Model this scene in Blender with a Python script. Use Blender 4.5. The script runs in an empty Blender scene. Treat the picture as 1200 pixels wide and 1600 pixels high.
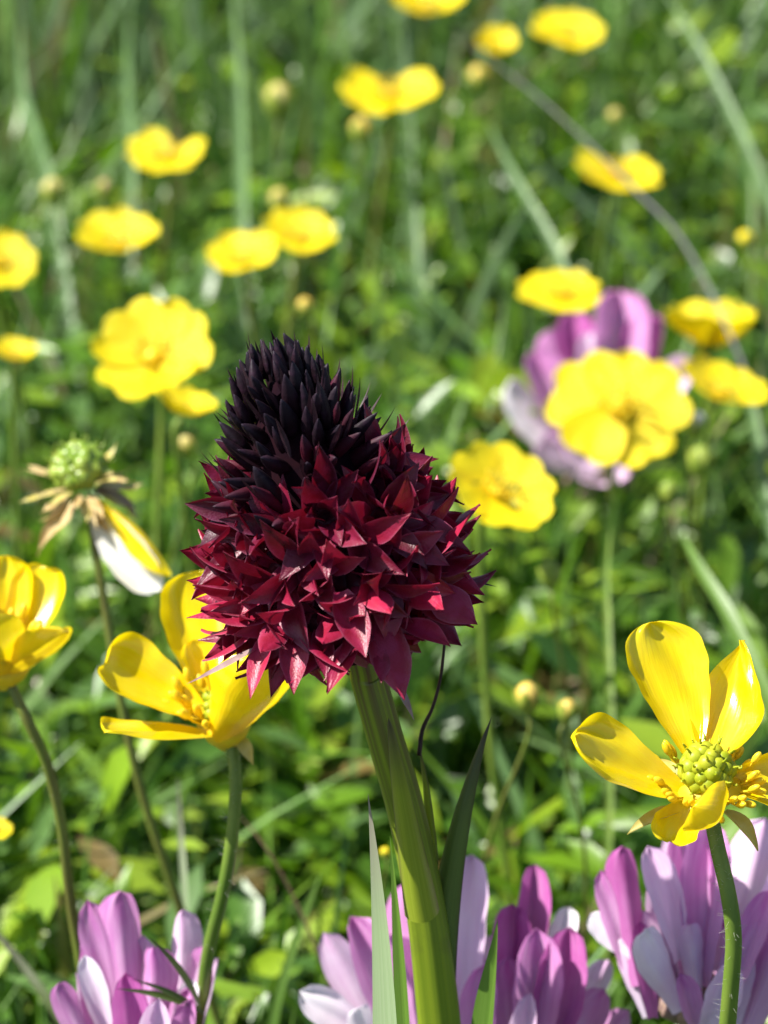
import bpy, math, random
import numpy as np
from mathutils import Vector, Matrix

random.seed(11)
RNG = np.random.default_rng(11)
S = bpy.context.scene
COL = S.collection
R = math.radians

# ------------------------------------------------------------------ camera, sky, sun, exposure
PITCH = R(30)
FW = Vector((0, math.cos(PITCH), -math.sin(PITCH)))
RT = Vector((1, 0, 0))
UP = Vector((0, math.sin(PITCH), math.cos(PITCH)))
EYE = Vector((0, -.2 * math.cos(PITCH), .12 + .2 * math.sin(PITCH)))
K = 2.34e-4                                   # metres per photo pixel at one metre

cam_d = bpy.data.cameras.new('camera')
cam = bpy.data.objects.new('camera', cam_d)
COL.objects.link(cam)
cam.location = EYE
cam.rotation_euler = (math.pi / 2 - PITCH, 0, 0)
cam_d.sensor_fit = 'VERTICAL'
cam_d.sensor_height = 24
cam_d.lens = 12 / (800 * K)
cam_d.clip_start = .005
cam_d.clip_end = 500
cam_d.dof.use_dof = True
cam_d.dof.focus_distance = .2
cam_d.dof.aperture_fstop = 27
S.camera = cam

SUN = Vector((-.62, .04, .78)).normalized()
world = bpy.data.worlds.new('World')
S.world = world
world.use_nodes = True
wn = world.node_tree.nodes
sky = wn.new('ShaderNodeTexSky')
sky.sky_type = 'NISHITA'
sky.sun_disc = False
sky.sun_elevation = math.asin(SUN.z)
sky.sun_rotation = math.atan2(SUN.x, SUN.y)
world.node_tree.links.new(sky.outputs[0], wn['Background'].inputs[0])
wn['Background'].inputs[1].default_value = .08
sun_d = bpy.data.lights.new('sun', 'SUN')
sun_d.energy = 5.0
sun_d.angle = R(.5)
sun_d.color = (1, .96, .89)
sun = bpy.data.objects.new('sun', sun_d)
COL.objects.link(sun)
sun.location = SUN * 3
sun.rotation_euler = SUN.to_track_quat('Z', 'Y').to_euler()
S.view_settings.view_transform = 'Standard'
S.view_settings.look = 'None'
S.view_settings.exposure = 1.22
S.view_settings.gamma = 1
S.cycles.diffuse_bounces = 4
S.cycles.glossy_bounces = 3


def P(px, py, d):
    """world point seen at photo pixel (px, py) at depth d"""
    return EYE + d * (FW + RT * ((px - 600) * K) + UP * ((800 - py) * K))


def C3(r, u, t):
    """direction from camera-like components right, up, toward the viewer"""
    return (RT * r + UP * u - FW * t).normalized()


# ------------------------------------------------------------------ materials
class NT:
    def __init__(self, name):
        self.m = bpy.data.materials.new(name)
        self.m.use_nodes = True
        self.t = self.m.node_tree
        self.n = self.t.nodes
        self.b = self.n['Principled BSDF']
        self.out = self.n['Material Output']

    def add(self, kind, **kw):
        n = self.n.new('ShaderNode' + kind)
        for k, v in kw.items():
            if k in n.inputs:
                n.inputs[k].default_value = v
            else:
                setattr(n, k, v)
        return n

    def link(self, a, b):
        self.t.links.new(a, b)

    def mix(self, fac, a, b, mode='MIX'):
        n = self.n.new('ShaderNodeMix')
        n.data_type = 'RGBA'
        n.blend_type = mode
        for i, v in ((0, fac), (6, a), (7, b)):
            if isinstance(v, (int, float)):
                n.inputs[i].default_value = v
            elif isinstance(v, tuple):
                n.inputs[i].default_value = (*v, 1)
            else:
                self.link(v, n.inputs[i])
        return n.outputs[2]

    def math(self, op, a, b=0.0, c=None):
        n = self.n.new('ShaderNodeMath')
        n.operation = op
        for i, v in enumerate((a, b) if c is None else (a, b, c)):
            if isinstance(v, (int, float)):
                n.inputs[i].default_value = v
            else:
                self.link(v, n.inputs[i])
        return n.outputs[0]

    def ramp(self, fac, stops):
        n = self.n.new('ShaderNodeValToRGB')
        e = n.color_ramp.elements
        while len(e) < len(stops):
            e.new(.5)
        for i, (p, c) in enumerate(stops):
            e[i].position = p
            e[i].color = (*c, 1) if len(c) == 3 else c
        self.link(fac, n.inputs[0])
        return n.outputs[0]

    def noise(self, scale, coord=None, detail=3, stretch=None):
        tc = self.n.new('ShaderNodeTexCoord')
        src = tc.outputs['Object'] if coord is None else tc.outputs[coord]
        if stretch:
            mp = self.n.new('ShaderNodeMapping')
            mp.inputs['Scale'].default_value = stretch
            self.link(src, mp.inputs[0])
            src = mp.outputs[0]
        n = self.n.new('ShaderNodeTexNoise')
        n.inputs['Scale'].default_value = scale
        n.inputs['Detail'].default_value = detail
        self.link(src, n.inputs['Vector'])
        return n.outputs[0]

    def uv(self):
        n = self.n.new('ShaderNodeUVMap')
        s = self.n.new('ShaderNodeSeparateXYZ')
        self.link(n.outputs[0], s.inputs[0])
        return n.outputs[0], s.outputs[0], s.outputs[1]

    def finish(self, color, rough=.5, spec=.5, trans=.3, tcol=None, bump=None, bump_d=.3, sheen=0):
        b = self.b
        if isinstance(color, tuple):
            b.inputs['Base Color'].default_value = (*color, 1)
        else:
            self.link(color, b.inputs['Base Color'])
        if isinstance(rough, (int, float)):
            b.inputs['Roughness'].default_value = rough
        else:
            self.link(rough, b.inputs['Roughness'])
        b.inputs['Specular IOR Level'].default_value = spec
        if bump is not None:
            bp = self.n.new('ShaderNodeBump')
            bp.inputs['Strength'].default_value = bump_d
            bp.inputs['Distance'].default_value = .0001
            self.link(bump, bp.inputs['Height'])
            self.link(bp.outputs[0], b.inputs['Normal'])
        if trans > 0:
            tr = self.n.new('ShaderNodeBsdfTranslucent')
            c = color if tcol is None else tcol
            if isinstance(c, tuple):
                tr.inputs[0].default_value = (*c, 1)
            else:
                self.link(c, tr.inputs[0])
            mx = self.n.new('ShaderNodeMixShader')
            mx.inputs[0].default_value = trans
            self.link(b.outputs[0], mx.inputs[1])
            self.link(tr.outputs[0], mx.inputs[2])
            self.link(mx.outputs[0], self.out.inputs[0])
        return self.m


def petal_mat(name, col, deep, pale, rough=.32, spec=.5, trans=.35, veins=.35):
    t = NT(name)
    uvv, u, v = t.uv()
    # fine radial veins: bands across the petal that fan out from its base
    mp = t.add('Mapping')
    mp.inputs['Scale'].default_value = (1, .12, 1)
    t.link(uvv, mp.inputs[0])
    nz = t.add('TexNoise', Scale=22.0, Detail=4.0)
    t.link(mp.outputs[0], nz.inputs['Vector'])
    n2 = t.noise(420, detail=4)
    vein = t.ramp(nz.outputs[0], [(.42, (0, 0, 0)), (.62, (1, 1, 1))])
    base = t.mix(t.math('MULTIPLY', t.math('SUBTRACT', 1.0, v), .85), col, deep)
    c = t.mix(t.math('MULTIPLY', vein, veins), base, deep)
    blot = t.ramp(n2, [(.45, (0, 0, 0)), (.72, (1, 1, 1))])
    c = t.mix(t.math('MULTIPLY', blot, .35), c, pale)
    hgt = t.math('ADD', nz.outputs[0], t.math('MULTIPLY', n2, .6))
    return t.finish(c, rough, spec, trans, bump=hgt, bump_d=.55)


M = {}
M['butter'] = petal_mat('buttercup_yellow', (.87, .70, .003), (.85, .58, .002), (.90, .76, .05), .22, .6, .38, .5)
M['butter_soft'] = petal_mat('soft_yellow', (.87, .71, .004), (.86, .62, .003), (.89, .75, .015), .40, .4, .33, .15)
M['clover'] = petal_mat('clover_pink', (.50, .135, .42), (.70, .44, .65), (.64, .32, .58), .5, .3, .40, .55)
M['clover_deep'] = petal_mat('clover_magenta', (.44, .08, .33), (.50, .18, .42), (.56, .22, .48), .5, .3, .40, .5)
M['clover_pale'] = petal_mat('clover_pale', (.66, .40, .63), (.80, .68, .80), (.80, .68, .82), .5, .3, .35, .4)
M['clover_white'] = petal_mat('clover_white', (.80, .76, .82), (.66, .46, .62), (.85, .83, .86), .5, .3, .30, .25)


def tepal_mat():
    t = NT('orchid_crimson')
    uvv, u, v = t.uv()
    edge = t.math('POWER', t.math('ABSOLUTE', t.math('SUBTRACT', t.math('MULTIPLY', u, 2.0), 1.0)), 14.0)
    nz = t.noise(900, detail=3)
    oi = t.n.new('ShaderNodeObjectInfo')
    c0 = t.mix(oi.outputs['Random'], (.085, .0025, .010), (.33, .009, .038))
    c1 = t.mix(t.math('MULTIPLY', t.ramp(nz, [(.4, (0, 0, 0)), (.7, (1, 1, 1))]), .5), c0, (.34, .03, .10))
    c2 = c1
    c3 = t.mix(t.math('MULTIPLY', edge, .55), c2, (.40, .12, .18))
    cell = t.add('TexVoronoi', Scale=7000.0)
    tc = t.n.new('ShaderNodeTexCoord')
    t.link(tc.outputs['Object'], cell.inputs['Vector'])
    m = t.finish(t.mix(1.0, c3, oi.outputs['Color'], 'MULTIPLY'), .42, .38, .14, tcol=t.mix(.45, c2, (.5, .01, .03)), bump=cell.outputs['Distance'], bump_d=.2)
    return m


M['tepal'] = tepal_mat()


def bud_mat(name, a, b):
    t = NT(name)
    uvv, u, v = t.uv()
    oi = t.n.new('ShaderNodeObjectInfo')
    nz = t.noise(1500, detail=3)
    c = t.mix(t.math('MULTIPLY', oi.outputs['Random'], .6), a, b)
    c = t.mix(t.math('MULTIPLY', t.ramp(v, [(.45, (0, 0, 0)), (1, (1, 1, 1))]), .8), c, (.020, .014, .024))
    c = t.mix(t.math('MULTIPLY', t.ramp(nz, [(.5, (0, 0, 0)), (.75, (1, 1, 1))]), .35), c, (.05, .012, .04))
    return t.finish(c, .55, .18, 0, bump=nz, bump_d=.6)


M['bud'] = bud_mat('bud_black_purple', (.005, .002, .004), (.020, .004, .009))
M['bud_maroon'] = bud_mat('bud_maroon', (.03, .003, .008), (.09, .004, .016))


def simple(name, col, col2, scale=300, rough=.5, spec=.4, trans=.2, stretch=None, tcol=None, bump=.3):
    t = NT(name)
    nz = t.noise(scale, detail=4, stretch=stretch)
    c = t.mix(t.ramp(nz, [(.35, (0, 0, 0)), (.65, (1, 1, 1))]), col, col2)
    return t.finish(c, rough, spec, trans, tcol=tcol, bump=nz, bump_d=bump)


M['bract'] = simple('bract_dark', (.020, .007, .012), (.05, .020, .028), 900, .5, .4, .12)
M['bract_grey'] = simple('bract_greybrown', (.22, .13, .13), (.32, .22, .21), 900, .45, .5, .15)
M['ovary'] = simple('floret_throat', (.035, .003, .010), (.09, .01, .02), 800, .6, .3, 0)
M['rachis'] = simple('rachis', (.008, .003, .006), (.014, .004, .006), 900, .9, .03, 0)
def stem_mat():
    t = NT('stem_orchid')
    uvv, u, v = t.uv()
    mp = t.add('Mapping')
    mp.inputs['Scale'].default_value = (1, .05, 1)
    t.link(uvv, mp.inputs[0])
    st_ = t.add('TexNoise', Scale=18.0, Detail=5.0)
    t.link(mp.outputs[0], st_.inputs['Vector'])
    bl = t.noise(420, detail=6)
    c = t.mix(t.ramp(st_.outputs[0], [(.35, (0, 0, 0)), (.65, (1, 1, 1))]), (.13, .20, .012), (.23, .29, .02))
    up_ = t.ramp(v, [(.15, (1, 1, 1)), (.5, (0, 0, 0))])
    c = t.mix(t.math('MULTIPLY', up_, t.ramp(st_.outputs[0], [(.40, (1, 1, 1)), (.52, (0, 0, 0))])), c, (.12, .06, .03))
    c = t.mix(t.math('MULTIPLY', t.ramp(bl, [(.55, (0, 0, 0)), (.75, (1, 1, 1))]), .5), c, (.11, .13, .02))
    return t.finish(c, .40, .45, .12, bump=st_.outputs[0], bump_d=.5)


M['stem_orchid'] = stem_mat()
M['stem_green'] = simple('stem_green', (.10, .175, .02), (.17, .24, .035), 700, .5, .4, .12, (1, 1, .15))
M['stem_brown'] = simple('stem_brown', (.13, .13, .03), (.15, .20, .03), 700, .5, .4, .12, (1, 1, .15))
M['carpel'] = simple('carpel_green', (.34, .42, .012), (.52, .54, .03), 900, .42, .35, .4)
M['carpel_dull'] = simple('carpel_dull', (.17, .28, .02), (.30, .38, .05), 700, .35, .5, .2)
M['stamen'] = simple('stamen_yellow', (.84, .60, .01), (.86, .70, .03), 900, .45, .4, .3)
M['sepal'] = simple('sepal_straw', (.55, .44, .07), (.62, .55, .22), 700, .5, .4, .3)
M['sepal_green'] = simple('sepal_green', (.20, .30, .03), (.34, .40, .06), 700, .5, .4, .3)
M['wither'] = simple('withered_tan', (.42, .27, .09), (.58, .45, .22), 500, .6, .3, .25)
M['peach'] = simple('bud_peach', (.62, .42, .04), (.68, .52, .12), 500, .5, .4, .25)
M['hair'] = simple('hair_white', (.55, .55, .45), (.6, .6, .5), 500, .4, .5, .3)
M['calyx'] = simple('calyx_dusky', (.24, .15, .14), (.30, .22, .12), 600, .55, .3, .2)
M['white'] = simple('white_petal', (.78, .78, .76), (.70, .66, .55), 300, .4, .4, .2)


def leaf_mat(name, lo, hi, edge=None, rough=.4, trans=.3, tipcol=None):
    t = NT(name)
    uvv, u, v = t.uv()
    mp = t.add('Mapping')
    mp.inputs['Scale'].default_value = (1, .04, 1)
    t.link(uvv, mp.inputs[0])
    nz = t.add('TexNoise', Scale=26.0, Detail=3.0)
    t.link(mp.outputs[0], nz.inputs['Vector'])
    n2 = t.noise(260, detail=3)
    c = t.mix(t.ramp(nz.outputs[0], [(.3, (0, 0, 0)), (.7, (1, 1, 1))]), lo, hi)
    c = t.mix(t.math('MULTIPLY', n2, .4), c, lo)
    if tipcol:
        c = t.mix(t.ramp(v, [(.62, (0, 0, 0)), (1, (1, 1, 1))]), c, tipcol)
    if edge:
        e = t.math('POWER', t.math('ABSOLUTE', t.math('SUBTRACT', t.math('MULTIPLY', u, 2.0), 1.0)), 9.0)
        c = t.mix(t.math('MULTIPLY', e, .85), c, edge)
    return t.finish(c, rough, .45, trans, bump=nz.outputs[0], bump_d=.3)


M['leaf_sheath'] = leaf_mat('leaf_sheath', (.22, .28, .018), (.30, .36, .035), (.07, .04, .035), .38, .28, (.07, .05, .04))
M['leaf_dark'] = leaf_mat('leaf_dark', (.075, .12, .025), (.11, .16, .035), (.06, .045, .03), .42, .18, (.04, .03, .03))
M['leaf_pale'] = leaf_mat('leaf_pale', (.26, .36, .17), (.36, .45, .26), None, .45, .35, (.24, .20, .17))
M['leaf_fresh'] = leaf_mat('leaf_fresh', (.09, .18, .02), (.14, .24, .04), None, .4, .3)
M['grass_blue'] = leaf_mat('grass_bluegreen', (.10, .19, .055), (.16, .26, .10), None, .42, .28)
M['grass_fresh'] = leaf_mat('grass_fresh', (.08, .17, .02), (.14, .25, .05), None, .4, .3)
M['grass_dry'] = leaf_mat('grass_dry', (.20, .13, .07), (.28, .17, .10), None, .6, .2)
M['grass_grey'] = leaf_mat('grass_grey', (.10, .10, .10), (.15, .14, .14), None, .6, .1)


def tinted(name, rough=.4, trans=.33, spec=.45):
    t = NT(name)
    a = t.add('Attribute', attribute_name='tint')
    nz = t.noise(350, detail=2)
    c = t.mix(t.math('MULTIPLY', nz, .5), a.outputs['Color'], t.mix(1.0, a.outputs['Color'], (.6, .75, .5), 'MULTIPLY'))
    bright = t.mix(1.0, c, (1.35, 1.5, .7), 'MULTIPLY')
    return t.finish(c, rough, spec, trans, tcol=bright)


M['tint_leaf'] = tinted('meadow_leaf', .36, .34, .5)
M['tint_grass'] = tinted('meadow_grass', .42, .30, .45)


def soil_mat():
    t = NT('soil')
    a = t.noise(60, detail=8)
    b = t.noise(900, detail=6)
    c = t.ramp(a, [(.3, (.012, .010, .007)), (.55, (.030, .026, .014)), (.75, (.045, .055, .02))])
    c = t.mix(t.math('MULTIPLY', b, .5), c, (.05, .04, .028))
    return t.finish(c, .95, .2, 0, bump=b, bump_d=1)


M['soil'] = soil_mat()

# ------------------------------------------------------------------ geometry helpers


class Geo:
    """verts, faces and per-loop uv gathered into one mesh"""

    def __init__(self):
        self.v, self.f, self.uv = [], [], []

    def add(self, v, f, uv=None, M4=None):
        o = len(self.v)
        if M4 is not None:
            v = [M4 @ Vector(p) for p in v]
        self.v += [tuple(p) for p in v]
        self.f += [tuple(i + o for i in q) for q in f]
        self.uv += list(uv) if uv is not None else [(.5, .5)] * len(v)
        return self

    def mesh(self, name, mat, off=None):
        me = bpy.data.meshes.new(name)
        vs = self.v if off is None else [(x - off[0], y - off[1], z - off[2]) for x, y, z in self.v]
        me.from_pydata(vs, [], self.f)
        ul = me.uv_layers.new(name='UVMap')
        li = np.empty(len(me.loops), dtype=np.int32)
        me.loops.foreach_get('vertex_index', li)
        ul.data.foreach_set('uv', np.array(self.uv, dtype=np.float32)[li].ravel())
        me.polygons.foreach_set('use_smooth', [True] * len(me.polygons))
        me.materials.append(M[mat])
        me.update()
        return me


def link(name, me, parent=None, mat4=None):
    o = bpy.data.objects.new(name, me)
    COL.objects.link(o)
    if parent is not None:
        o.parent = parent
    if mat4 is not None:
        o.matrix_basis = mat4
    return o


def tag(o, label, cat, group=None):
    o['label'] = label
    o['category'] = cat
    if group:
        o['group'] = group
    return o


def thing(name, loc, label, cat, group=None):
    o = bpy.data.objects.new(name, None)
    COL.objects.link(o)
    o.location = loc
    o.empty_display_size = .01
    return tag(o, label, cat, group)


PROF = {
    'obovate': lambda v: (.10 + .9 * v ** .75) * np.sqrt(np.clip(1 - v ** 5, 0, 1)),
    'round': lambda v: (.16 + .84 * v ** .6) * np.sqrt(np.clip(1 - v ** 4, 0, 1)),
    'spoon': lambda v: (.25 + .75 * np.sin(np.pi * .62 * np.clip(v, 0, 1) ** 1.1) ** .9) * np.sqrt(np.clip(1 - v ** 6, 0, 1)),
    'oblong': lambda v: (.38 + .62 * np.sin(np.pi * .60 * np.clip(v, 0, 1) ** 1.35)) * np.sqrt(np.clip(1 - v ** 5, 0, 1)),
    'lance': lambda v: (.42 + .58 * np.sin(np.pi * v ** 1.0)) * (1 - v ** 4.0) ** .9,
    'blade': lambda v: (1 - .25 * v) * (1 - v ** 2.2) ** .95,
    'taper': lambda v: (1 - v) ** .62 * (1 - .12 * v),
    'sliver': lambda v: (.35 + .65 * np.sin(np.pi * v ** .8)) * (1 - v ** 3) ** .7,
}


def sheet(L, W, prof='obovate', nu=6, nv=12, bend=0., cup=0., fold=0., ruffle=0., rk=9., notch=0., twist=0.,
          side=0., seed=0, lobes=0, edge_curl=0., lump=0.):
    """thin leaf or petal: base at the origin, chord along +Y, inner face +Z; W is the full width"""
    r = random.Random(seed)
    t = np.linspace(0, 1, nv + 1)
    v = 1 - (1 - t) ** 1.6 if prof in ('obovate', 'round', 'spoon') else t
    w = PROF[prof](v)
    w = w / w.max() * W / 2
    w[-1] = max(w[-1], 0) + W * .004
    vv = np.linspace(0, 1, 60)
    th = bend * (vv ** 1.3)
    y = np.concatenate([[0], np.cumsum(np.cos((th[1:] + th[:-1]) / 2))])
    z = np.concatenate([[0], np.cumsum(np.sin((th[1:] + th[:-1]) / 2))])
    ch = math.hypot(y[-1], z[-1])
    ca, sa = y[-1] / ch, z[-1] / ch
    y, z = (y * ca + z * sa) / ch * L, (-y * sa + z * ca) / ch * L
    ys, zs = np.interp(v, vv, y), np.interp(v, vv, z)
    ta = np.interp(v, vv, th) - math.atan2(sa, ca)
    ph, p2 = r.uniform(0, 6.28), r.uniform(0, 6.28)
    wv = [(r.uniform(4, 9), r.uniform(3, 9), r.uniform(0, 6.28)) for _ in range(4)]
    eg = [(q_, r.uniform(0, 6.28), r.uniform(0, 6.28)) for q_ in (r.uniform(5, 9), r.uniform(10, 18), r.uniform(22, 36))]
    us = np.linspace(-1, 1, nu + 1)
    V, UV = [], []
    for j in range(nv + 1):
        for u in us:
            h = cup * w[j] * u * u + fold * w[j] * abs(u)
            h += ruffle * W * (abs(u) ** 1.5) * math.sin(rk * v[j] + ph + (1.7 if u > 0 else 0)) * v[j]
            h += edge_curl * w[j] * max(0, abs(u) - .55) ** 2 * 4
            h += lump * W * v[j] * sum(math.sin(a_ * u + b_ * v[j] + c_) for a_, b_, c_ in wv)
            x = u * w[j] * (1 - .18 * abs(fold + cup) * u * u)
            x *= 1 + lump * 1.2 * sum(math.sin(a_ * v[j] + (b_ if u > 0 else c_)) for a_, b_, c_ in eg)
            tw = twist * v[j]
            x, h = x * math.cos(tw) - h * math.sin(tw), x * math.sin(tw) + h * math.cos(tw)
            cutback = notch * L * math.exp(-(x / (.17 * W)) ** 2) * v[j] ** 3
            if lobes:
                cutback += .035 * L * (1 + math.cos(lobes * u * math.pi + p2)) * v[j] ** 5
            yy = ys[j] - cutback - h * math.sin(ta[j])
            zz = zs[j] + h * math.cos(ta[j])
            x += side * L * 4 * v[j] * (1 - v[j])
            V.append((x, yy, zz))
            UV.append(((u + 1) / 2, v[j]))
    F = []
    n = nu + 1
    for j in range(nv):
        for i in range(nu):
            F.append((j * n + i, j * n + i + 1, (j + 1) * n + i + 1, (j + 1) * n + i))
    return V, F, UV


def frame(B, T, N):
    """matrix whose +Y runs from B to T and whose +Z leans to N"""
    Y = (T - B).normalized()
    Z = (N - Y * N.dot(Y)).normalized()
    X = Y.cross(Z)
    return Matrix(((X.x, Y.x, Z.x, B.x), (X.y, Y.y, Z.y, B.y), (X.z, Y.z, Z.z, B.z), (0, 0, 0, 1)))


def put_sheet(g, B, T, N, W, **kw):
    v, f, uv = sheet((T - B).length, W, **kw)
    g.add(v, f, uv, frame(B, T, N))


def smooth_path(pts, rad, n):
    """Catmull-Rom through the points"""
    pts = [Vector(p) for p in pts]
    q = [pts[0] * 2 - pts[1]] + pts + [pts[-1] * 2 - pts[-2]]
    out, ro = [], []
    for i in range(len(pts) - 1):
        a, b, c, d = q[i:i + 4]
        for k in range(n):
            t = k / n
            out.append(.5 * ((2 * b) + (c - a) * t + (2 * a - 5 * b + 4 * c - d) * t * t + (3 * b - a - 3 * c + d) * t ** 3))
            ro.append(rad[i] * (1 - t) + rad[i + 1] * t)
    return out + [pts[-1]], ro + [rad[-1]]


def tube(g, pts, rad, sides=8, n=5, ridge=0., nr=3, cap=True):
    pts, rad = smooth_path(pts, rad, n)
    V, F, UV = [], [], []
    ref = Vector((.3, -1, .1)).normalized()
    for i, p in enumerate(pts):
        d = (pts[min(i + 1, len(pts) - 1)] - pts[max(i - 1, 0)]).normalized()
        a = (ref - d * ref.dot(d)).normalized()
        b = d.cross(a)
        for k in range(sides):
            th = 2 * math.pi * k / sides
            rr = rad[i] * (1 + ridge * math.cos(nr * th))
            V.append(p + (a * math.cos(th) + b * math.sin(th)) * rr)
            UV.append((k / sides, i / (len(pts) - 1)))
    m = len(pts)
    for i in range(m - 1):
        for k in range(sides):
            k2 = (k + 1) % sides
            F.append((i * sides + k, i * sides + k2, (i + 1) * sides + k2, (i + 1) * sides + k))
    if cap:
        F.append(tuple(range(sides))[::-1])
        F.append(tuple((m - 1) * sides + k for k in range(sides)))
    g.add(V, F, UV)


def lathe(prof, sides=10, ridge=0., nr=3, ph=0.):
    """profile of (radius, height) turned about +Z"""
    V, F, UV = [], [], []
    m = len(prof)
    for j, (r_, z_) in enumerate(prof):
        for k in range(sides):
            th = 2 * math.pi * k / sides
            rr = r_ * (1 + ridge * math.cos(nr * th + ph))
            V.append((rr * math.cos(th), rr * math.sin(th), z_))
            UV.append((k / sides, j / (m - 1)))
    for j in range(m - 1):
        for k in range(sides):
            k2 = (k + 1) % sides
            F.append((j * sides + k, j * sides + k2, (j + 1) * sides + k2, (j + 1) * sides + k))
    F.append(tuple(range(sides))[::-1])
    F.append(tuple((m - 1) * sides + k for k in range(sides)))
    return V, F, UV


def blob(g, c, r, axis=Vector((0, 0, 1)), stretch=1., sides=8, rings=6, ridge=0.):
    prof = [(max(1e-6, r * math.sin(math.pi * j / rings)), -r * stretch * math.cos(math.pi * j / rings)) for j in range(rings + 1)]
    prof[0] = (r * .02, prof[0][1])
    prof[-1] = (r * .02, prof[-1][1])
    v, f, uv = lathe(prof, sides, ridge)
    q = Vector(axis).to_track_quat('Z', 'Y').to_matrix().to_4x4()
    g.add(v, f, uv, Matrix.Translation(c) @ q)


def zframe(o, D, roll=0.):
    return Matrix.Translation(o) @ D.to_track_quat('Z', 'Y').to_matrix().to_4x4() @ Matrix.Rotation(roll, 4, 'Z')


def rooted(pts, wobble=.006):
    """carry a stem on from its last point down to the soil"""
    pts = [Vector(p) for p in pts]
    e = pts[-1]
    d = (pts[-1] - pts[-2]).normalized() if len(pts) > 1 else Vector((0, 0, -1))
    if e.z > .004:
        h = e.z
        step = (pts[-1] - pts[-2]).length
        goal = (d * .5 + Vector((random.uniform(-.15, .15), random.uniform(-.1, .1), -.8))).normalized()
        wob = Vector((random.uniform(-1, 1), random.uniform(-1, 1), 0)) * wobble
        p = e
        for _ in range(12):                       # steps grow gently so that the curve stays smooth
            d = (d * .65 + goal * .35).normalized()
            step = min(step * 1.5, h * .35)
            if p.z + d.z * step < .2 * step:
                break
            p = p + d * step + wob * .3
            pts.append(p)
        q = p + d * (p.z / max(.2, -d.z))
        q.z = -.001
        pts.append(q)
    return pts


# ------------------------------------------------------------------ ground
def ground_mesh():
    xs = np.concatenate([np.linspace(-.45, .45, 61)])
    ys = np.linspace(-.35, 1.1, 97)
    V, F = [], []
    for yy in ys:
        for xx in xs:
            edge = min(1, (0.45 - abs(xx)) * 12, (yy + .35) * 12, (1.1 - yy) * 12)
            zz = .0018 * (math.sin(xx * 90 + 3 * math.sin(yy * 40)) + math.sin(yy * 110 + 2 * math.sin(xx * 60))) * max(0, edge)
            V.append((xx, yy, zz - .002))
    n = len(xs)
    for j in range(len(ys) - 1):
        for i in range(n - 1):
            F.append((j * n + i, j * n + i + 1, (j + 1) * n + i + 1, (j + 1) * n + i))
    # the sheet goes on flat to the horizon
    B = len(V)
    ring = [(-.45, -.35), (.45, -.35), (.45, 1.1), (-.45, 1.1)]
    far = [(-200, -200), (200, -200), (200, 200), (-200, 200)]
    for x, y in ring + far:
        V.append((x, y, -.002))
    for k in range(4):
        k2 = (k + 1) % 4
        F.append((B + k, B + 4 + k, B + 4 + k2, B + k2)[::-1])
    g = Geo()
    g.add(V, F)
    return g.mesh('ground', 'soil')


gr = link('ground', ground_mesh())
gr['kind'] = 'structure'


# ------------------------------------------------------------------ meadow (nobody could count it)
def field(n, y0, y1, xw):
    """points that spread with distance the way the meadow is seen, plus a margin"""
    y = RNG.uniform(y0, y1, n)
    x = RNG.uniform(-1, 1, n) * (xw + .16 * np.maximum(y, 0))
    return x, y


def thin(x, y):
    # a bare patch of shaded soil far back on the left
    keep = (((x + .057) / .026) ** 2 + ((y - .385) / .055) ** 2 > 1) | (RNG.random(len(x)) < .12)
    return x[keep], y[keep]


def lownoise(x, y, f, s):
    return (np.sin(x * f + 1.3 * s) * np.cos(y * f * .8 - s) + np.sin((x + y) * f * .57 + 2 * s) + np.cos((x - 1.7 * y) * f * .41 + .5 * s)) / 3


def bulk(name, V, F, tint, mat):
    me = bpy.data.meshes.new(name)
    nv, nf = len(V), len(F)
    me.vertices.add(nv)
    me.vertices.foreach_set('co', V.astype(np.float32).ravel())
    me.loops.add(nf * 4)
    me.loops.foreach_set('vertex_index', F.astype(np.int32).ravel())
    me.polygons.add(nf)
    me.polygons.foreach_set('loop_start', np.arange(0, nf * 4, 4, dtype=np.int32))
    me.polygons.foreach_set('use_smooth', np.ones(nf, dtype=bool))
    at = me.attributes.new('tint', 'FLOAT_COLOR', 'POINT')
    at.data.foreach_set('color', np.concatenate([tint, np.ones((nv, 1))], 1).astype(np.float32).ravel())
    me.materials.append(M[mat])
    me.update(calc_edges=True)
    me.validate()
    o = link(name, me)
    o['kind'] = 'stuff'
    return o


def leaves(name, base, dirv, nrm, L, W, tint, mat, curl):
    """n leaflets of 4 rows x 3 columns, folded on the midrib"""
    n = len(base)
    rows = np.array([0, .3, .65, 1.0])
    wid = np.array([.18, .85, 1.0, .10])
    side = np.cross(dirv, nrm)
    V = np.zeros((n, 4, 3, 3))
    for j in range(4):
        c = base + dirv * (L * rows[j])[:, None] + nrm * (-(curl * L) * rows[j] ** 2)[:, None]
        for i, u in enumerate((-1, 0, 1)):
            V[:, j, i] = c + side * (u * W * .5 * wid[j])[:, None] + nrm * (.16 * W * abs(u) * wid[j])[:, None]
    idx = np.arange(n)[:, None] * 12
    q = []
    for j in range(3):
        for i in range(2):
            q.append([j * 3 + i, j * 3 + i + 1, j * 3 + i + 4, j * 3 + i + 3])
    F = (idx[:, :, None] + np.array(q)[None]).reshape(-1, 4)
    return bulk(name, V.reshape(-1, 3), F, np.repeat(tint, 12, 0), mat)


def unit(a):
    return a / np.linalg.norm(a, axis=1, keepdims=True)


def canopy(x, y):
    h = .036 + .012 * lownoise(x, y, 70, 1.) + .008 * lownoise(x, y, 190, 2.)
    h = np.where(y < .03, np.minimum(h, .034), h)
    return np.maximum(h, .004)


GREENS = np.array([(.105, .205, .010), (.14, .25, .012), (.19, .30, .018), (.075, .165, .02), (.11, .20, .05), (.23, .32, .02)])


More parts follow.
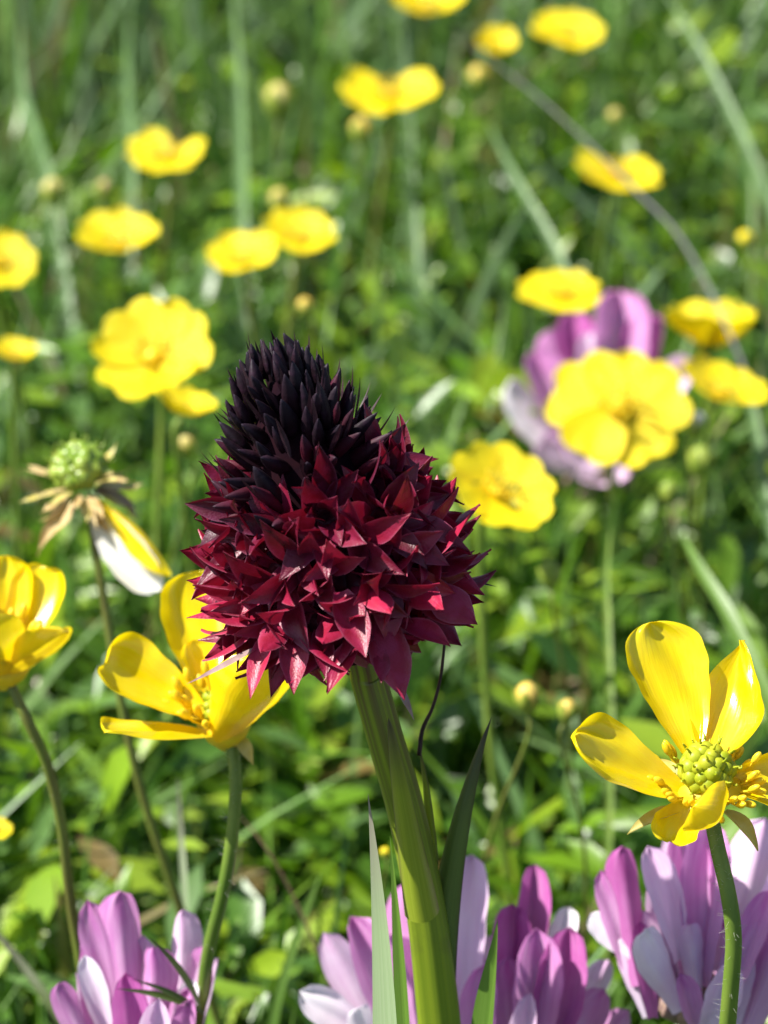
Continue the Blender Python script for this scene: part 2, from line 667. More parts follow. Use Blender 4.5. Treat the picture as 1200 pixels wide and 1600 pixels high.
def make_leaves():
    # plants first, then their leaflets
    px, py = thin(*field(6200, -.10, .75, .10))
    npl = len(px)
    hp = canopy(px, py) * RNG.uniform(.45, 1.15, npl)
    per = 11
    base = np.stack([np.repeat(px, per), np.repeat(py, per), np.repeat(hp, per)], 1)
    n = len(base)
    az = RNG.uniform(0, 2 * np.pi, n)
    rad = RNG.uniform(.000, .011, n)
    base[:, 0] += np.cos(az) * rad
    base[:, 1] += np.sin(az) * rad
    base[:, 2] *= RNG.uniform(.25, 1.05, n)
    base[:, 2] = np.minimum(base[:, 2], canopy(base[:, 0], base[:, 1]) * 1.15)
    el = RNG.normal(.35, .45, n)
    d = np.stack([np.cos(az) * np.cos(el), np.sin(az) * np.cos(el), np.sin(el)], 1)
    up = np.stack([RNG.normal(0, .35, n), RNG.normal(0, .35, n), np.ones(n)], 1)
    nr = unit(up - d * np.sum(up * d, 1)[:, None])
    L = RNG.uniform(.0055, .0115, n)
    W = L * RNG.uniform(.24, .48, n)
    kind = np.repeat(RNG.integers(0, len(GREENS), npl), per)
    tint = GREENS[kind] * RNG.uniform(.8, 1.2, (n, 1))
    dry = RNG.random(n) < .02
    tint[dry] = np.array((.22, .15, .05)) * RNG.uniform(.7, 1.2, (dry.sum(), 1))
    leaves('meadow_leaves', base, d, nr, L, W, tint, 'tint_leaf', RNG.uniform(0, .25, n))


make_leaves()


def make_grass():
    x, y = thin(*field(34000, -.12, .85, .11))
    n = len(x)
    H = canopy(x, y) * RNG.uniform(.7, 1.45, n)
    tall = (RNG.random(n) < .08 + .20 * (y > .26) + .25 * ((x < 0) & (y > .3))) & (y > .17)
    H = np.where(tall, RNG.uniform(.05, .085, n) * np.where(y > .3, 1.1, .8), H)
    H = np.where(y < .09, np.minimum(H, np.where(y < .03, .040, .054)), H)
    W = RNG.uniform(.0005, .0013, n) * np.where(tall, 1.5, 1)
    az = RNG.uniform(0, 2 * np.pi, n)
    lean = np.abs(RNG.normal(.25, .28, n))
    ld = np.stack([np.cos(az), np.sin(az), np.zeros(n)], 1)
    fa = RNG.uniform(0, 2 * np.pi, n)
    sd = np.stack([np.cos(fa), np.sin(fa), np.zeros(n)], 1)
    rows = 7
    V = np.zeros((n, rows, 3, 3))
    b = np.stack([x, y, np.full(n, -.002)], 1)
    for j in range(rows):
        t = j / (rows - 1)
        c = b + np.array((0, 0, 1)) * (H * (t - .12 * t * t * lean))[:, None] + ld * (H * lean * (.25 * t + t * t))[:, None]
        w = W * (1 - t ** 2.4) * (.75 + .25 * min(1, t * 4)) + .00004
        bend = np.cross(sd, ld + np.array((0, 0, .01)))
        for i, u in enumerate((-1, 0, 1)):
            V[:, j, i] = c + sd * (u * w)[:, None] + unit(np.cross(sd, np.array((0, 0, 1.0))[None].repeat(n, 0))) * (abs(u) * .35 * w)[:, None]
    q = []
    for j in range(rows - 1):
        for i in range(2):
            q.append([j * 3 + i, j * 3 + i + 1, j * 3 + i + 4, j * 3 + i + 3])
    F = (np.arange(n)[:, None, None] * (rows * 3) + np.array(q)[None]).reshape(-1, 4)
    pal = np.array([(.10, .20, .02), (.13, .24, .05), (.13, .23, .08), (.075, .16, .03), (.16, .25, .09), (.13, .23, .02)])
    tint = pal[RNG.integers(0, len(pal), n)] * RNG.uniform(.8, 1.25, (n, 1))
    blue = tall & (RNG.random(n) < .65)
    tint[blue] = np.array((.17, .25, .13)) * RNG.uniform(.75, 1.2, (blue.sum(), 1))
    dry = RNG.random(n) < .07
    tint[dry] = np.array((.24, .19, .10)) * RNG.uniform(.6, 1.2, (dry.sum(), 1))
    bulk('meadow_grass', V.reshape(-1, 3), F, np.repeat(tint, rows * 3, 0), 'tint_grass')


make_grass()


def make_litter():
    n = 3500
    x, y = field(n, -.1, .8, .10)
    az = RNG.uniform(0, 2 * np.pi, n)
    d = np.stack([np.cos(az), np.sin(az), RNG.uniform(-.1, .25, n)], 1)
    d = unit(d)
    up = np.stack([RNG.normal(0, .3, n), RNG.normal(0, .3, n), np.ones(n)], 1)
    nr = unit(up - d * np.sum(up * d, 1)[:, None])
    base = np.stack([x, y, RNG.uniform(.001, .008, n)], 1)
    L = RNG.uniform(.008, .03, n)
    tint = np.array((.12, .09, .05)) * RNG.uniform(.4, 1.3, (n, 1))
    leaves('dead_grass_litter', base, d, nr, L, L * .08, tint, 'tint_grass', RNG.uniform(0, .15, n))


make_litter()


# ------------------------------------------------------------------ dark orchid (the hero)
ORX = rooted([P(566, 1020, .2035), P(575, 1060, .2045), P(600, 1150, .206), P(634, 1270, .2085), P(664, 1420, .211), P(681, 1560, .214), P(690, 1650, .216)], .002)
orchid = thing('vanilla_orchid', (ORX[-1].x, ORX[-1].y, 0),
               'dark crimson vanilla orchid with blackish bud cone on thick green stem', 'flower')
OO = Vector(orchid.location)
TO = Matrix.Translation(-OO)
AX0 = P(566, 1020, .2035)
AXD = C3(-.27, .915, .30)
HL = 512 * K * .2 / .955
AX1 = AX0 + AXD * HL

g = Geo()
px = lambda n_, d_=.2: n_ * K * d_
rads = [px(27), px(28.5), px(29), px(30.5), px(31, .21), px(33, .214), px(34, .216)]
rads += [px(36, .216)] * (len(ORX) - len(rads))
tube(g, [AX0 + AXD * HL * .8, AX0 + AXD * HL * .4] + ORX, [px(14), px(24)] + rads, 24, 6, .06, 5)
link('stem', g.mesh('orchid_stem', 'stem_orchid', OO), orchid)
g = Geo()
g.add(*lathe([(px(34), -px(6)), (px(78), px(60)), (px(92), px(150)), (px(104), px(230)), (px(88), px(320)), (px(58), px(400)), (px(16), px(465))], 16, .08, 5),
      M4=zframe(AX0, AXD))
link('rachis', g.mesh('rachis', 'rachis', OO), orchid)


def leaf_part(parent, off, B, T, N, W, mat, name='leaf', **kw):
    gg = Geo()
    put_sheet(gg, B, T, N, W, **kw)
    return link(name, gg.mesh('leaf', mat, off), parent)


# stem leaves
kw = dict(nu=10, nv=26)
leaf_part(orchid, OO, P(663, 1442, .2074), P(607, 1122, .2006), C3(-.05, .1, -1), px(70), 'leaf_sheath', prof='taper', cup=1.0, bend=-.10, **kw)
leaf_part(orchid, OO, P(676, 1590, .2145), P(768, 1120, .2055), C3(.55, .1, -.9), px(72), 'leaf_dark', prof='blade', cup=.35, fold=.2, bend=.14, side=.035, **kw)
leaf_part(orchid, OO, P(752, 1720, .213), P(778, 1436, .208), C3(-.75, .1, .6), px(62), 'leaf_fresh', prof='sliver', fold=.6, bend=.12, **kw)
leaf_part(orchid, OO, P(606, 1800, .206), P(575, 1240, .200), C3(-.55, .25, .8), px(60), 'leaf_pale', prof='blade', cup=.10, bend=.06, side=.012, **kw)
leaf_part(orchid, OO, P(640, 1760, .212), P(609, 1305, .2065), C3(-.5, .1, .8), px(30), 'leaf_fresh', prof='sliver', fold=.4, bend=.1, **kw)
leaf_part(orchid, OO, P(668, 1350, .2105), P(654, 1165, .2085), C3(.9, .1, -.5), px(42), 'leaf_sheath', prof='taper', cup=.5, bend=-.15, **kw)
g = Geo()
tube(g, [P(655, 1180, .2085), P(660, 1140, .208), P(676, 1105, .207), P(688, 1060, .206), P(694, 1010, .205), P(695, 975, .2045)],
     [px(4), px(3.4), px(2.8), px(2.6), px(2.4), px(2)], 6, 5)
link('leaf_tip', g.mesh('leaf_tip', 'bract', OO), orchid)

RMAX = px(204)
ENV_S = [0, .06, .14, .24, .34, .44, .54, .64, .74, .84, .93, 1.0]
ENV_R = [.52, .80, .97, 1.05, 1.06, 1.02, .92, .78, .63, .48, .33, .12]
EL_S = [0, .1, .2, .35, .5, .62, .75, .9, 1.0]
EL_A = [-78, -56, -26, -2, 14, 30, 46, 66, 88]
XA = C3(1, .25, 0)
XA = (XA - AXD * XA.dot(AXD)).normalized()        # to the right in the head's own cross-section
YA = AXD.cross(XA)                                 # away from the viewer


def radial(phi):
    return XA * math.cos(phi) + YA * math.sin(phi)


def envelope(s, phi, jit=0.):
    rr = float(np.interp(s, ENV_S, ENV_R)) * RMAX * (1 + jit)
    return AX0 + AXD * (s * HL) + radial(phi) * rr


def edir(s, phi, j=0.):
    e = R(float(np.interp(s, EL_S, EL_A)) + j)
    return (radial(phi) * math.cos(e) + AXD * math.sin(e)).normalized()


TEP, TEPUV = [], []
for k in range(10):
    gg = Geo()
    L_ = px(100) * random.uniform(.85, 1.15)
    gg.add(*sheet(L_, px(40) * random.uniform(.85, 1.15), 'lance', 6, 12, bend=random.uniform(-.9, .1), cup=random.uniform(.2, .5),
                  fold=random.uniform(.0, .12), twist=random.uniform(-.2, .2), side=random.uniform(-.03, .03), ruffle=.02, seed=k, lump=.014))
    TEP.append(gg.mesh('tepal', 'tepal'))
    TEPUV.append(gg.uv)
gg = Geo()
gg.add(*lathe([(px(9), -px(60)), (px(11), -px(25)), (px(15), 0), (px(19), px(16)), (px(10), px(10)), (px(3), -px(4))], 10, .1, 3))
FLO = gg.mesh('floret', 'ovary')
BUDS, MBUDS = [], []
for k in range(8):
    gg = Geo()
    l_, w_ = px(78) * random.uniform(.85, 1.15), px(11.5) * random.uniform(.75, 1.25)
    gg.add(*lathe([(w_ * .5, 0), (w_ * .85, l_ * .2), (w_, l_ * .42), (w_ * .90, l_ * .60), (w_ * .58, l_ * .80), (w_ * .24, l_ * .94), (w_ * .04, l_)],
                  9, .14, 3, random.uniform(0, 6)))
    BUDS.append((gg.mesh('bud', 'bud'), l_))
    MBUDS.append((gg.mesh('bud', 'bud_maroon'), l_))
BRA = []
for k in range(5):
    gg = Geo()
    l_ = px(92) * random.uniform(.85, 1.2)
    gg.add(*sheet(l_, px(13), 'sliver', 4, 8, bend=random.uniform(-.4, .4), fold=.5, twist=random.uniform(-.4, .4), seed=k))
    BRA.append((gg.mesh('bract', 'bract'), l_))


def put_floret(s, phi, scale, openness):
    D = edir(s, phi, random.uniform(-9, 9))
    tw = radial(phi + math.pi / 2)
    D = (D + tw * random.uniform(-.22, .22)).normalized()
    E = envelope(s, phi, random.uniform(-.05, .04))
    B = E - D * px(82) * (scale ** .7)
    fl = link('floret', FLO, orchid, TO @ zframe(B, D, random.uniform(0, 6.28)) @ Matrix.Scale(scale, 4))
    back = math.sin(phi) > .22
    yg = min(1, max(0, (s - .30) / .34)) ** 1.2          # the youngest florets are the darkest
    young = (1 - .72 * yg, 1 - .55 * yg, 1 - .45 * yg, 1)
    whorl = Geo()
    a0 = random.uniform(0, 6.28)
    for k in range(6):
        if random.random() < .05:
            continue
        a = a0 + k * math.pi / 3 + random.uniform(-.22, .22)
        al = R((random.uniform(56, 84) if k % 2 else random.uniform(34, 58)) * openness)
        rad_ = Vector((math.cos(a), math.sin(a), 0))
        Y = rad_ * math.sin(al) + Vector((0, 0, math.cos(al)))
        Z = -rad_ * math.cos(al) + Vector((0, 0, math.sin(al)))
        mt = frame(rad_ * px(9), rad_ * px(9) + Y, Z) @ Matrix.Scale(random.uniform(.85, 1.12), 4)
        if back:
            whorl.add([v.co for v in TEP[k].vertices], [tuple(p.vertices) for p in TEP[k].polygons], TEPUV[k], mt)
        else:
            link('tepal', random.choice(TEP), fl, mt).color = young
    if back:
        link('tepal_whorl', whorl.mesh('tepal_whorl', 'tepal'), fl).color = young


GOLD = math.pi * (3 - math.sqrt(5))
NF = 92
for i in range(NF):
    t = (i + .5) / NF
    phi = i * GOLD + random.uniform(-.12, .12)
    s = -.03 + .71 * t ** .95
    lim = .60 + .04 * math.cos(phi) + .06 * math.sin(i * 12.9898 % 6.283)
    if s > lim:
        continue
    put_floret(s, phi, 1.38 - .42 * t, 1.0 if s < lim - .09 else .66)
NB = 176
for i in range(NB):
    t = (i + .5) / NB
    phi = i * GOLD + random.uniform(-.15, .15)
    s = .42 + .58 * t ** .84
    lim = .60 + .04 * math.cos(phi) + .06 * math.sin(i * 12.9898 % 6.283)
    if s < lim:
        continue
    D = edir(s, phi, random.uniform(-20, 20) + 5)
    me, l_ = random.choice(MBUDS if s < lim + random.uniform(.04, .20) else BUDS)
    sc = float(np.interp(s, [.42, .7, 1], [1.4, 1.12, .8])) * random.uniform(.62, 1.25)
    E = envelope(s, phi, random.uniform(-.10, .06))
    link('bud', me, orchid, TO @ zframe(E - D * l_ * sc, D, random.uniform(0, 6)) @ Matrix.Scale(sc, 4))
    if i % 2 == 0:
        bm, bl = random.choice(BRA)
        sb = float(np.interp(s, [.42, .7, 1], [1.0, .95, .8])) * random.uniform(.85, 1.1)
        p2 = phi + random.uniform(-.15, .15)
        D2 = (D + AXD * .25).normalized()
        B2 = envelope(s, p2) - D2 * bl * sb * .76
        link('bract', bm, orchid, TO @ frame(B2, B2 + D2, -radial(p2)) @ Matrix.Scale(sb, 4))
# the largest tepals hang from the lowest florets over the top of the stem
for k, (B_, T_, W_, N_) in enumerate([
        ((468, 975, .2005), (459, 1086, .1975), 52, (-.2, .45, .85)), ((532, 925, .1975), (572, 1028, .1945), 56, (.0, .6, .8)),
        ((592, 955, .2005), (632, 1094, .1985), 70, (.25, .3, .9)), ((422, 985, .2015), (391, 1092, .199), 42, (-.5, .4, .75)),
        ((556, 1000, .1995), (511, 1085, .197), 40, (-.2, .5, .8)), ((672, 915, .202), (746, 976, .201), 66, (.3, .2, .9)),
        ((628, 975, .201), (704, 1010, .199), 44, (.3, .5, .8)), ((498, 985, .200), (508, 1060, .1975), 38, (.2, .5, .8)),
        ((600, 985, .2), (596, 1068, .198), 34, (.1, .4, .9))]):
    B_, T_ = (B_[0], B_[1], B_[2] - .0042), (T_[0], T_[1], T_[2] - .0040)
    leaf_part(orchid, OO, P(*B_), P(*T_), C3(*N_), px(W_), 'tepal', 'tepal', prof='lance', nu=8, nv=14, cup=-.35 if k % 3 == 2 else .3, fold=.1, bend=random.uniform(-.5, .3), lump=.012, seed=300 + k)
# the few long bracts that stand out below the head
leaf_part(orchid, OO, P(402, 1012, .197), P(291, 1069, .195), C3(-.2, .9, .5), px(17), 'bract_grey', 'bract', prof='sliver', nu=4, nv=10, cup=.3, bend=.15)
leaf_part(orchid, OO, P(690, 893, .203), P(777, 917, .203), C3(0, .9, .5), px(14), 'bract', 'bract', prof='sliver', nu=4, nv=10, cup=.3, bend=.2)
leaf_part(orchid, OO, P(612, 1060, .198), P(647, 1126, .199), C3(.5, .4, .7), px(18), 'bract_grey', 'bract', prof='sliver', nu=4, nv=10, cup=.4, bend=-.2)


# ------------------------------------------------------------------ yellow buttercups near the focus
def petal_part(parent, off, B, T, N, W, mat='butter', name='petal', **kw):
    gg = Geo()
    kw.setdefault('nu', 18)
    kw.setdefault('nv', 26)
    kw.setdefault('prof', 'obovate')
    kw.setdefault('lump', .016)
    put_sheet(gg, B, T, N, W, **kw)
    return link(name, gg.mesh(name, mat, off), parent)


def stem_part(parent, off, pts, r0, r1, mat='stem_green', sides=9, hairs=0, name='stem'):
    gg = Geo()
    m = len(pts)
    tube(gg, pts, [r0 + (r1 - r0) * i / (m - 1) for i in range(m)], sides, 5, .05, 4)
    o = link(name, gg.mesh(name, mat, off), parent)
    if hairs:
        gh = Geo()
        pp, _ = smooth_path(pts, [r0] * m, 12)
        for _ in range(hairs):
            i = int(random.random() ** 1.6 * (len(pp) - 2))
            p = pp[i].lerp(pp[i + 1], random.random())
            ax = (pp[i + 1] - pp[i]).normalized()
            a = Vector((random.gauss(0, 1), random.gauss(0, 1), random.gauss(0, 1)))
            a = (a - ax * a.dot(ax)).normalized()
            q = p + a * r0 * .9
            hl = random.uniform(.0004, .0009)
            e = q + (a * .9 - ax * random.uniform(-.2, .6)).normalized() * hl
            tube(gh, [q, q.lerp(e, .5), e], [1.1e-5, .9e-5, .4e-5], 3, 1, cap=False)
        h = link('hair', gh.mesh('hair', 'hair', off), o)
        h['kind'] = 'stuff'
    return o


def carpels(parent, off, c, axis, r, mat, n=34, name='carpel', hook=True):
    """dome of small hooked fruits"""
    gg = Geo()
    blob(gg, c, r * .72, axis, .9, 12, 8)
    link('receptacle', gg.mesh('receptacle', mat, off), parent)
    q = axis.to_track_quat('Z', 'Y')
    for i in range(n):
        z = 1 - 1.25 * (i + .5) / n
        ph = i * GOLD
        rr = math.sqrt(max(0, 1 - z * z))
        d = q @ Vector((rr * math.cos(ph), rr * math.sin(ph), z))
        gg = Geo()
        blob(gg, c + d * r * .74, r * .33 * random.uniform(.75, 1.15), d, .85, 8, 6)
        if hook:
            tip = c + d * r * 1.04
            tube(gg, [tip, tip + d * r * .13 + q @ Vector((0, 0, r * .02)), tip + d * r * .16 + q @ Vector((random.uniform(-.1, .1) * r, random.uniform(-.1, .1) * r, r * .08))],
                 [r * .05, r * .035, r * .02], 5, 2)
        link(name, gg.mesh(name, mat, off), parent)


def stamens(parent, off, c, axis, r0, l_, n, mat='stamen', el0=15, el1=50, head=.00028, arc=None):
    q = axis.to_track_quat('Z', 'Y')
    for i in range(n):
        ph = i * GOLD * 1.01 + random.uniform(-.1, .1)
        e = R(random.uniform(el0, el1))
        d = q @ Vector((math.cos(ph) * math.cos(e), math.sin(ph) * math.cos(e), math.sin(e)))
        b = c + q @ Vector((math.cos(ph) * r0, math.sin(ph) * r0, -r0 * .25))
        ll = l_ * random.uniform(.7, 1.15)
        bend_ = q @ Vector((0, 0, ll * random.uniform(.1, .4)))
        gg = Geo()
        e1 = b + d * ll * .65 + bend_ * .3
        e2 = b + d * ll + bend_
        tube(gg, [b, e1, e2], [head * .35, head * .32, head * .35], 5, 2)
        blob(gg, e2, head, (e2 - e1).normalized(), 2.1, 7, 5)
        link('stamen', gg.mesh('stamen', mat, off), parent)


def head_thing(name, stem_pts, label, cat, group=None):
    o = thing(name, (stem_pts[-1].x, stem_pts[-1].y, 0), label, cat, group)
    return o, Vector(o.location)


YG = 'yellow flowers of the meadow'
# --- the big one on the right
d0 = .199
st = rooted([P(1108, 1262, d0 + .001), P(1122, 1330, d0 + .001), P(1138, 1400, d0 + .001), P(1146, 1470, .201), P(1140, 1560, .203), P(1132, 1660, .206)], .003)
f, o = head_thing('buttercup', st, 'sharply seen yellow buttercup with green knobbly centre above the right clover', 'flower', YG)
c = P(1104, 1205, d0)
ax = C3(-.03, .80, .62)
petal_part(f, o, P(1084, 1188, d0 + .001), P(1016, 972, d0 + .004), C3(.30, -.12, 1), px(136), cup=.22, bend=.40, ruffle=.03, rk=6, seed=3, side=.03, edge_curl=.12)
petal_part(f, o, P(1070, 1240, d0 - .0005), P(897, 1150, d0 - .003), C3(.15, .75, .75), px(132), cup=.34, bend=.42, ruffle=.04, rk=6, seed=5, side=-.04, edge_curl=.15)
petal_part(f, o, P(1122, 1180, d0 + .001), P(1158, 1000, d0 + .004), C3(-.45, .0, .9), px(138), cup=.30, bend=.7, ruffle=.08, rk=9, seed=8, prof='sliver', twist=.45, edge_curl=.3, side=.07)
petal_part(f, o, P(1128, 1225, d0), P(1310, 1232, d0 - .001), C3(-.3, .5, .85), px(125), cup=.35, bend=.5, ruffle=.03, rk=5, seed=2, edge_curl=.2, side=-.04)
petal_part(f, o, P(1098, 1232, d0 - .001), P(1082, 1262, d0 - .0062), C3(.05, .25, -.9), px(112), cup=.55, bend=2.6, ruffle=.03, rk=5, seed=4)
petal_part(f, o, P(1085, 1240, d0 - .0005), P(1040, 1322, d0 - .003), C3(.2, .75, .55), px(80), cup=.35, bend=.5, ruffle=.06, rk=8, seed=14, notch=.10)
for B_, T_, N_, W_ in (((1070, 1268, d0), (980, 1304, d0 - .002), C3(0, 1, .3), 40), ((1130, 1268, d0), (1184, 1330, d0 - .002), C3(.6, .7, .5), 44),
                       ((1140, 1205, d0 + .001), (1197, 1192, d0 + .003), C3(0, -.4, .8), 30), ((1060, 1215, d0 + .001), (1022, 1186, d0 + .002), C3(0, .6, .8), 26)):
    petal_part(f, o, P(*B_), P(*T_), N_, px(W_), 'sepal', 'sepal', prof='sliver', nu=6, nv=10, cup=.5, bend=-.4, ruffle=.03)
carpels(f, o, c, ax, px(47), 'carpel', 32)
stamens(f, o, P(1104, 1216, d0), ax, px(48), px(34), 44, el0=0, el1=42, head=px(6))
gg = Geo()
gg.add(*lathe([(px(12), -px(40)), (px(36), -px(16)), (px(52), px(6)), (px(20), px(14))], 12), M4=zframe(P(1106, 1232, d0), ax))
link('receptacle_base', gg.mesh('base', 'stamen', o), f)
stem_part(f, o, st, px(12), px(16), hairs=260)

# --- the one left of the orchid's stem
d0 = .2215
st = rooted([P(360, 1150, d0), P(368, 1220, d0), P(362, 1310, d0 + .001), P(347, 1400, d0 + .003), P(325, 1490, d0 + .006), P(312, 1590, d0 + .009)], .004)
f, o = head_thing('buttercup', st, 'open yellow buttercup partly hidden behind the left underside of the dark orchid', 'flower', YG)
q = .2215
w_ = lambda n_: px(n_, q)
petal_part(f, o, P(322, 1122, d0 - .001), P(148, 1028, d0 - .002), C3(.25, .75, .75), w_(132), cup=.40, bend=.40, notch=.09, ruffle=.03, rk=5, seed=21, edge_curl=.25)
petal_part(f, o, P(345, 1150, d0 - .002), P(163, 1142, d0 - .008), C3(.1, 1, .12), w_(120), cup=.35, bend=.35, ruffle=.03, rk=5, seed=22, side=.05)
petal_part(f, o, P(340, 1160, d0 - .003), P(432, 1040, d0 - .007), C3(-.45, .10, -.75), w_(142), cup=.5, bend=.55, ruffle=.02, rk=5, seed=23, edge_curl=.2)
petal_part(f, o, P(335, 1110, d0 + .002), P(302, 893, d0 + .007), C3(.1, -.1, 1), w_(135), cup=.35, bend=.5, ruffle=.03, rk=6, seed=24, edge_curl=.2)
petal_part(f, o, P(330, 1108, d0 + .001), P(300, 1000, d0 + .002), C3(.3, .2, 1), w_(62), cup=.4, bend=.4, ruffle=.05, rk=5, seed=25)
petal_part(f, o, P(355, 1120, d0 + .002), P(440, 980, d0 + .006), C3(-.4, .2, 1), w_(120), cup=.35, bend=.5, ruffle=.03, rk=5, seed=26)
for B_, T_, W_ in (((318, 1152, d0), (232, 1135, d0 - .001), 34), ((372, 1150, d0), (396, 1196, d0 - .001), 26)):
    petal_part(f, o, P(*B_), P(*T_), C3(0, .8, .6), w_(W_), 'sepal', 'sepal', prof='sliver', nu=6, nv=10, cup=.5, bend=.3)
c = P(345, 1105, d0)
ax = C3(-.05, .85, .5)
carpels(f, o, c, ax, w_(34), 'carpel', 24)
stamens(f, o, P(345, 1112, d0), ax, w_(32), w_(46), 34, el0=20, el1=65, head=w_(7))
gg = Geo()
gg.add(*lathe([(w_(12), -w_(34)), (w_(34), -w_(8)), (w_(44), w_(14)), (w_(20), w_(22))], 12), M4=zframe(P(352, 1140, d0), ax))
link('receptacle_base', gg.mesh('base', 'stamen', o), f)
stem_part(f, o, st, w_(10), w_(12), hairs=160)
for B_, T_, W_ in (((312, 1575), (230, 1462), 22), ((315, 1580), (180, 1545), 18), ((318, 1585), (205, 1530), 16)):
    leaf_part(f, o, P(*B_, d0 + .006), P(*T_, d0 + .001), C3(.2, .7, .6), w_(W_), 'leaf_dark', prof='sliver', nu=4, nv=10, fold=.4, bend=-.35)

# --- far left, cut by the frame
d0 = .232
q = d0
st = rooted([P(8, 1052, d0), P(40, 1120, d0), P(72, 1190, d0 + .002), P(96, 1290, d0 + .005), P(112, 1420, d0 + .009)], .004)
f, o = head_thing('buttercup', st, 'cupped yellow buttercup on a bent stem at the far left edge', 'flower', YG)
petal_part(f, o, P(15, 1040, d0), P(78, 880, d0 + .003), C3(-.2, .1, 1), w_(98), 'butter', cup=.4, bend=.5, seed=31, notch=.04)
petal_part(f, o, P(5, 1040, d0), P(8, 868, d0 + .003), C3(.1, .1, 1), w_(96), 'butter', cup=.4, bend=.5, seed=32)
petal_part(f, o, P(8, 1060, d0 - .001), P(98, 985, d0 - .005), C3(-.3, .75, -.3), w_(112), 'butter', cup=.4, bend=.5, seed=33, ruffle=.03)
petal_part(f, o, P(0, 1060, d0 - .002), P(-40, 960, d0 - .008), C3(.2, .5, -.7), w_(130), 'butter', cup=.5, bend=.5, seed=34)
petal_part(f, o, P(-10, 1050, d0), P(-110, 930, d0), C3(.5, .5, .4), w_(110), 'butter', cup=.4, bend=.5, seed=35)
ax = C3(.1, .9, .4)
carpels(f, o, P(5, 1010, d0), ax, w_(30), 'carpel', 16)
stamens(f, o, P(5, 1018, d0), ax, w_(28), w_(44), 24, el0=25, el1=70, head=w_(7))
gg = Geo()
gg.add(*lathe([(w_(12), -w_(30)), (w_(36), -w_(6)), (w_(44), w_(14)), (w_(20), w_(22))], 12), M4=zframe(P(5, 1048, d0), ax))
link('receptacle_base', gg.mesh('base', 'stamen', o), f)
stem_part(f, o, st, w_(8), w_(9.5), 'stem_brown', hairs=80)

# --- withered head
d0 = .256
q = d0
st = rooted([P(140, 800, d0), P(152, 880, d0), P(166, 960, d0 + .001), P(190, 1100, d0 + .003), P(222, 1240, d0 + .006), P(272, 1392, d0 + .01)], .004)
f, o = head_thing('withered_buttercup', st, 'withered buttercup with green seed head and drooping shrivelled petals', 'flower')
ax = C3(-.1, .85, .5)
carpels(f, o, P(126, 736, d0), ax, w_(47), 'carpel_dull', 34)
for i in range(30):
    ph = i / 30 * 6.283 + random.uniform(-.15, .15)
    qq = ax.to_track_quat('Z', 'Y')
    d = qq @ Vector((math.cos(ph), math.sin(ph), random.uniform(-.5, .6))).normalized()
    B_ = P(129, 758, d0) + d * w_(30)
    petal_part(f, o, B_, B_ + d * w_(random.uniform(45, 75)), ax, w_(random.uniform(9, 18)), 'wither' if i % 3 else 'sepal', 'stamen', prof='sliver', nu=3, nv=7, bend=random.uniform(-.8, .8), ruffle=.2, seed=i)
petal_part(f, o, P(142, 780, d0), P(250, 922, d0 - .003), C3(-.5, .3, .8), w_(78), 'white', 'petal', cup=.5, bend=-.4, ruffle=.05, prof='spoon', seed=41)
petal_part(f, o, P(150, 778, d0 - .001), P(266, 900, d0 - .004), C3(.5, .5, .6), w_(56), 'butter', 'petal', cup=-.5, bend=-.5, ruffle=.08, prof='spoon', seed=42)
petal_part(f, o, P(118, 792, d0), P(58, 868, d0 - .002), C3(-.4, .4, .8), w_(32), 'wither', 'petal', cup=.7, bend=-.5, ruffle=.15, prof='sliver', seed=43)
petal_part(f, o, P(130, 790, d0), P(172, 836, d0 - .002), C3(.2, .5, .8), w_(28), 'wither', 'petal', cup=.6, bend=-.5, ruffle=.1, prof='sliver', seed=44)
petal_part(f, o, P(150, 770, d0), P(215, 812, d0 + .003), C3(.2, .7, .5), w_(46), 'calyx', 'petal', cup=.4, bend=-.6, ruffle=.12, prof='sliver', seed=45)
stem_part(f, o, st, w_(6.5), w_(8), 'stem_brown')


# ------------------------------------------------------------------ clovers
CG = 'lilac clover heads'


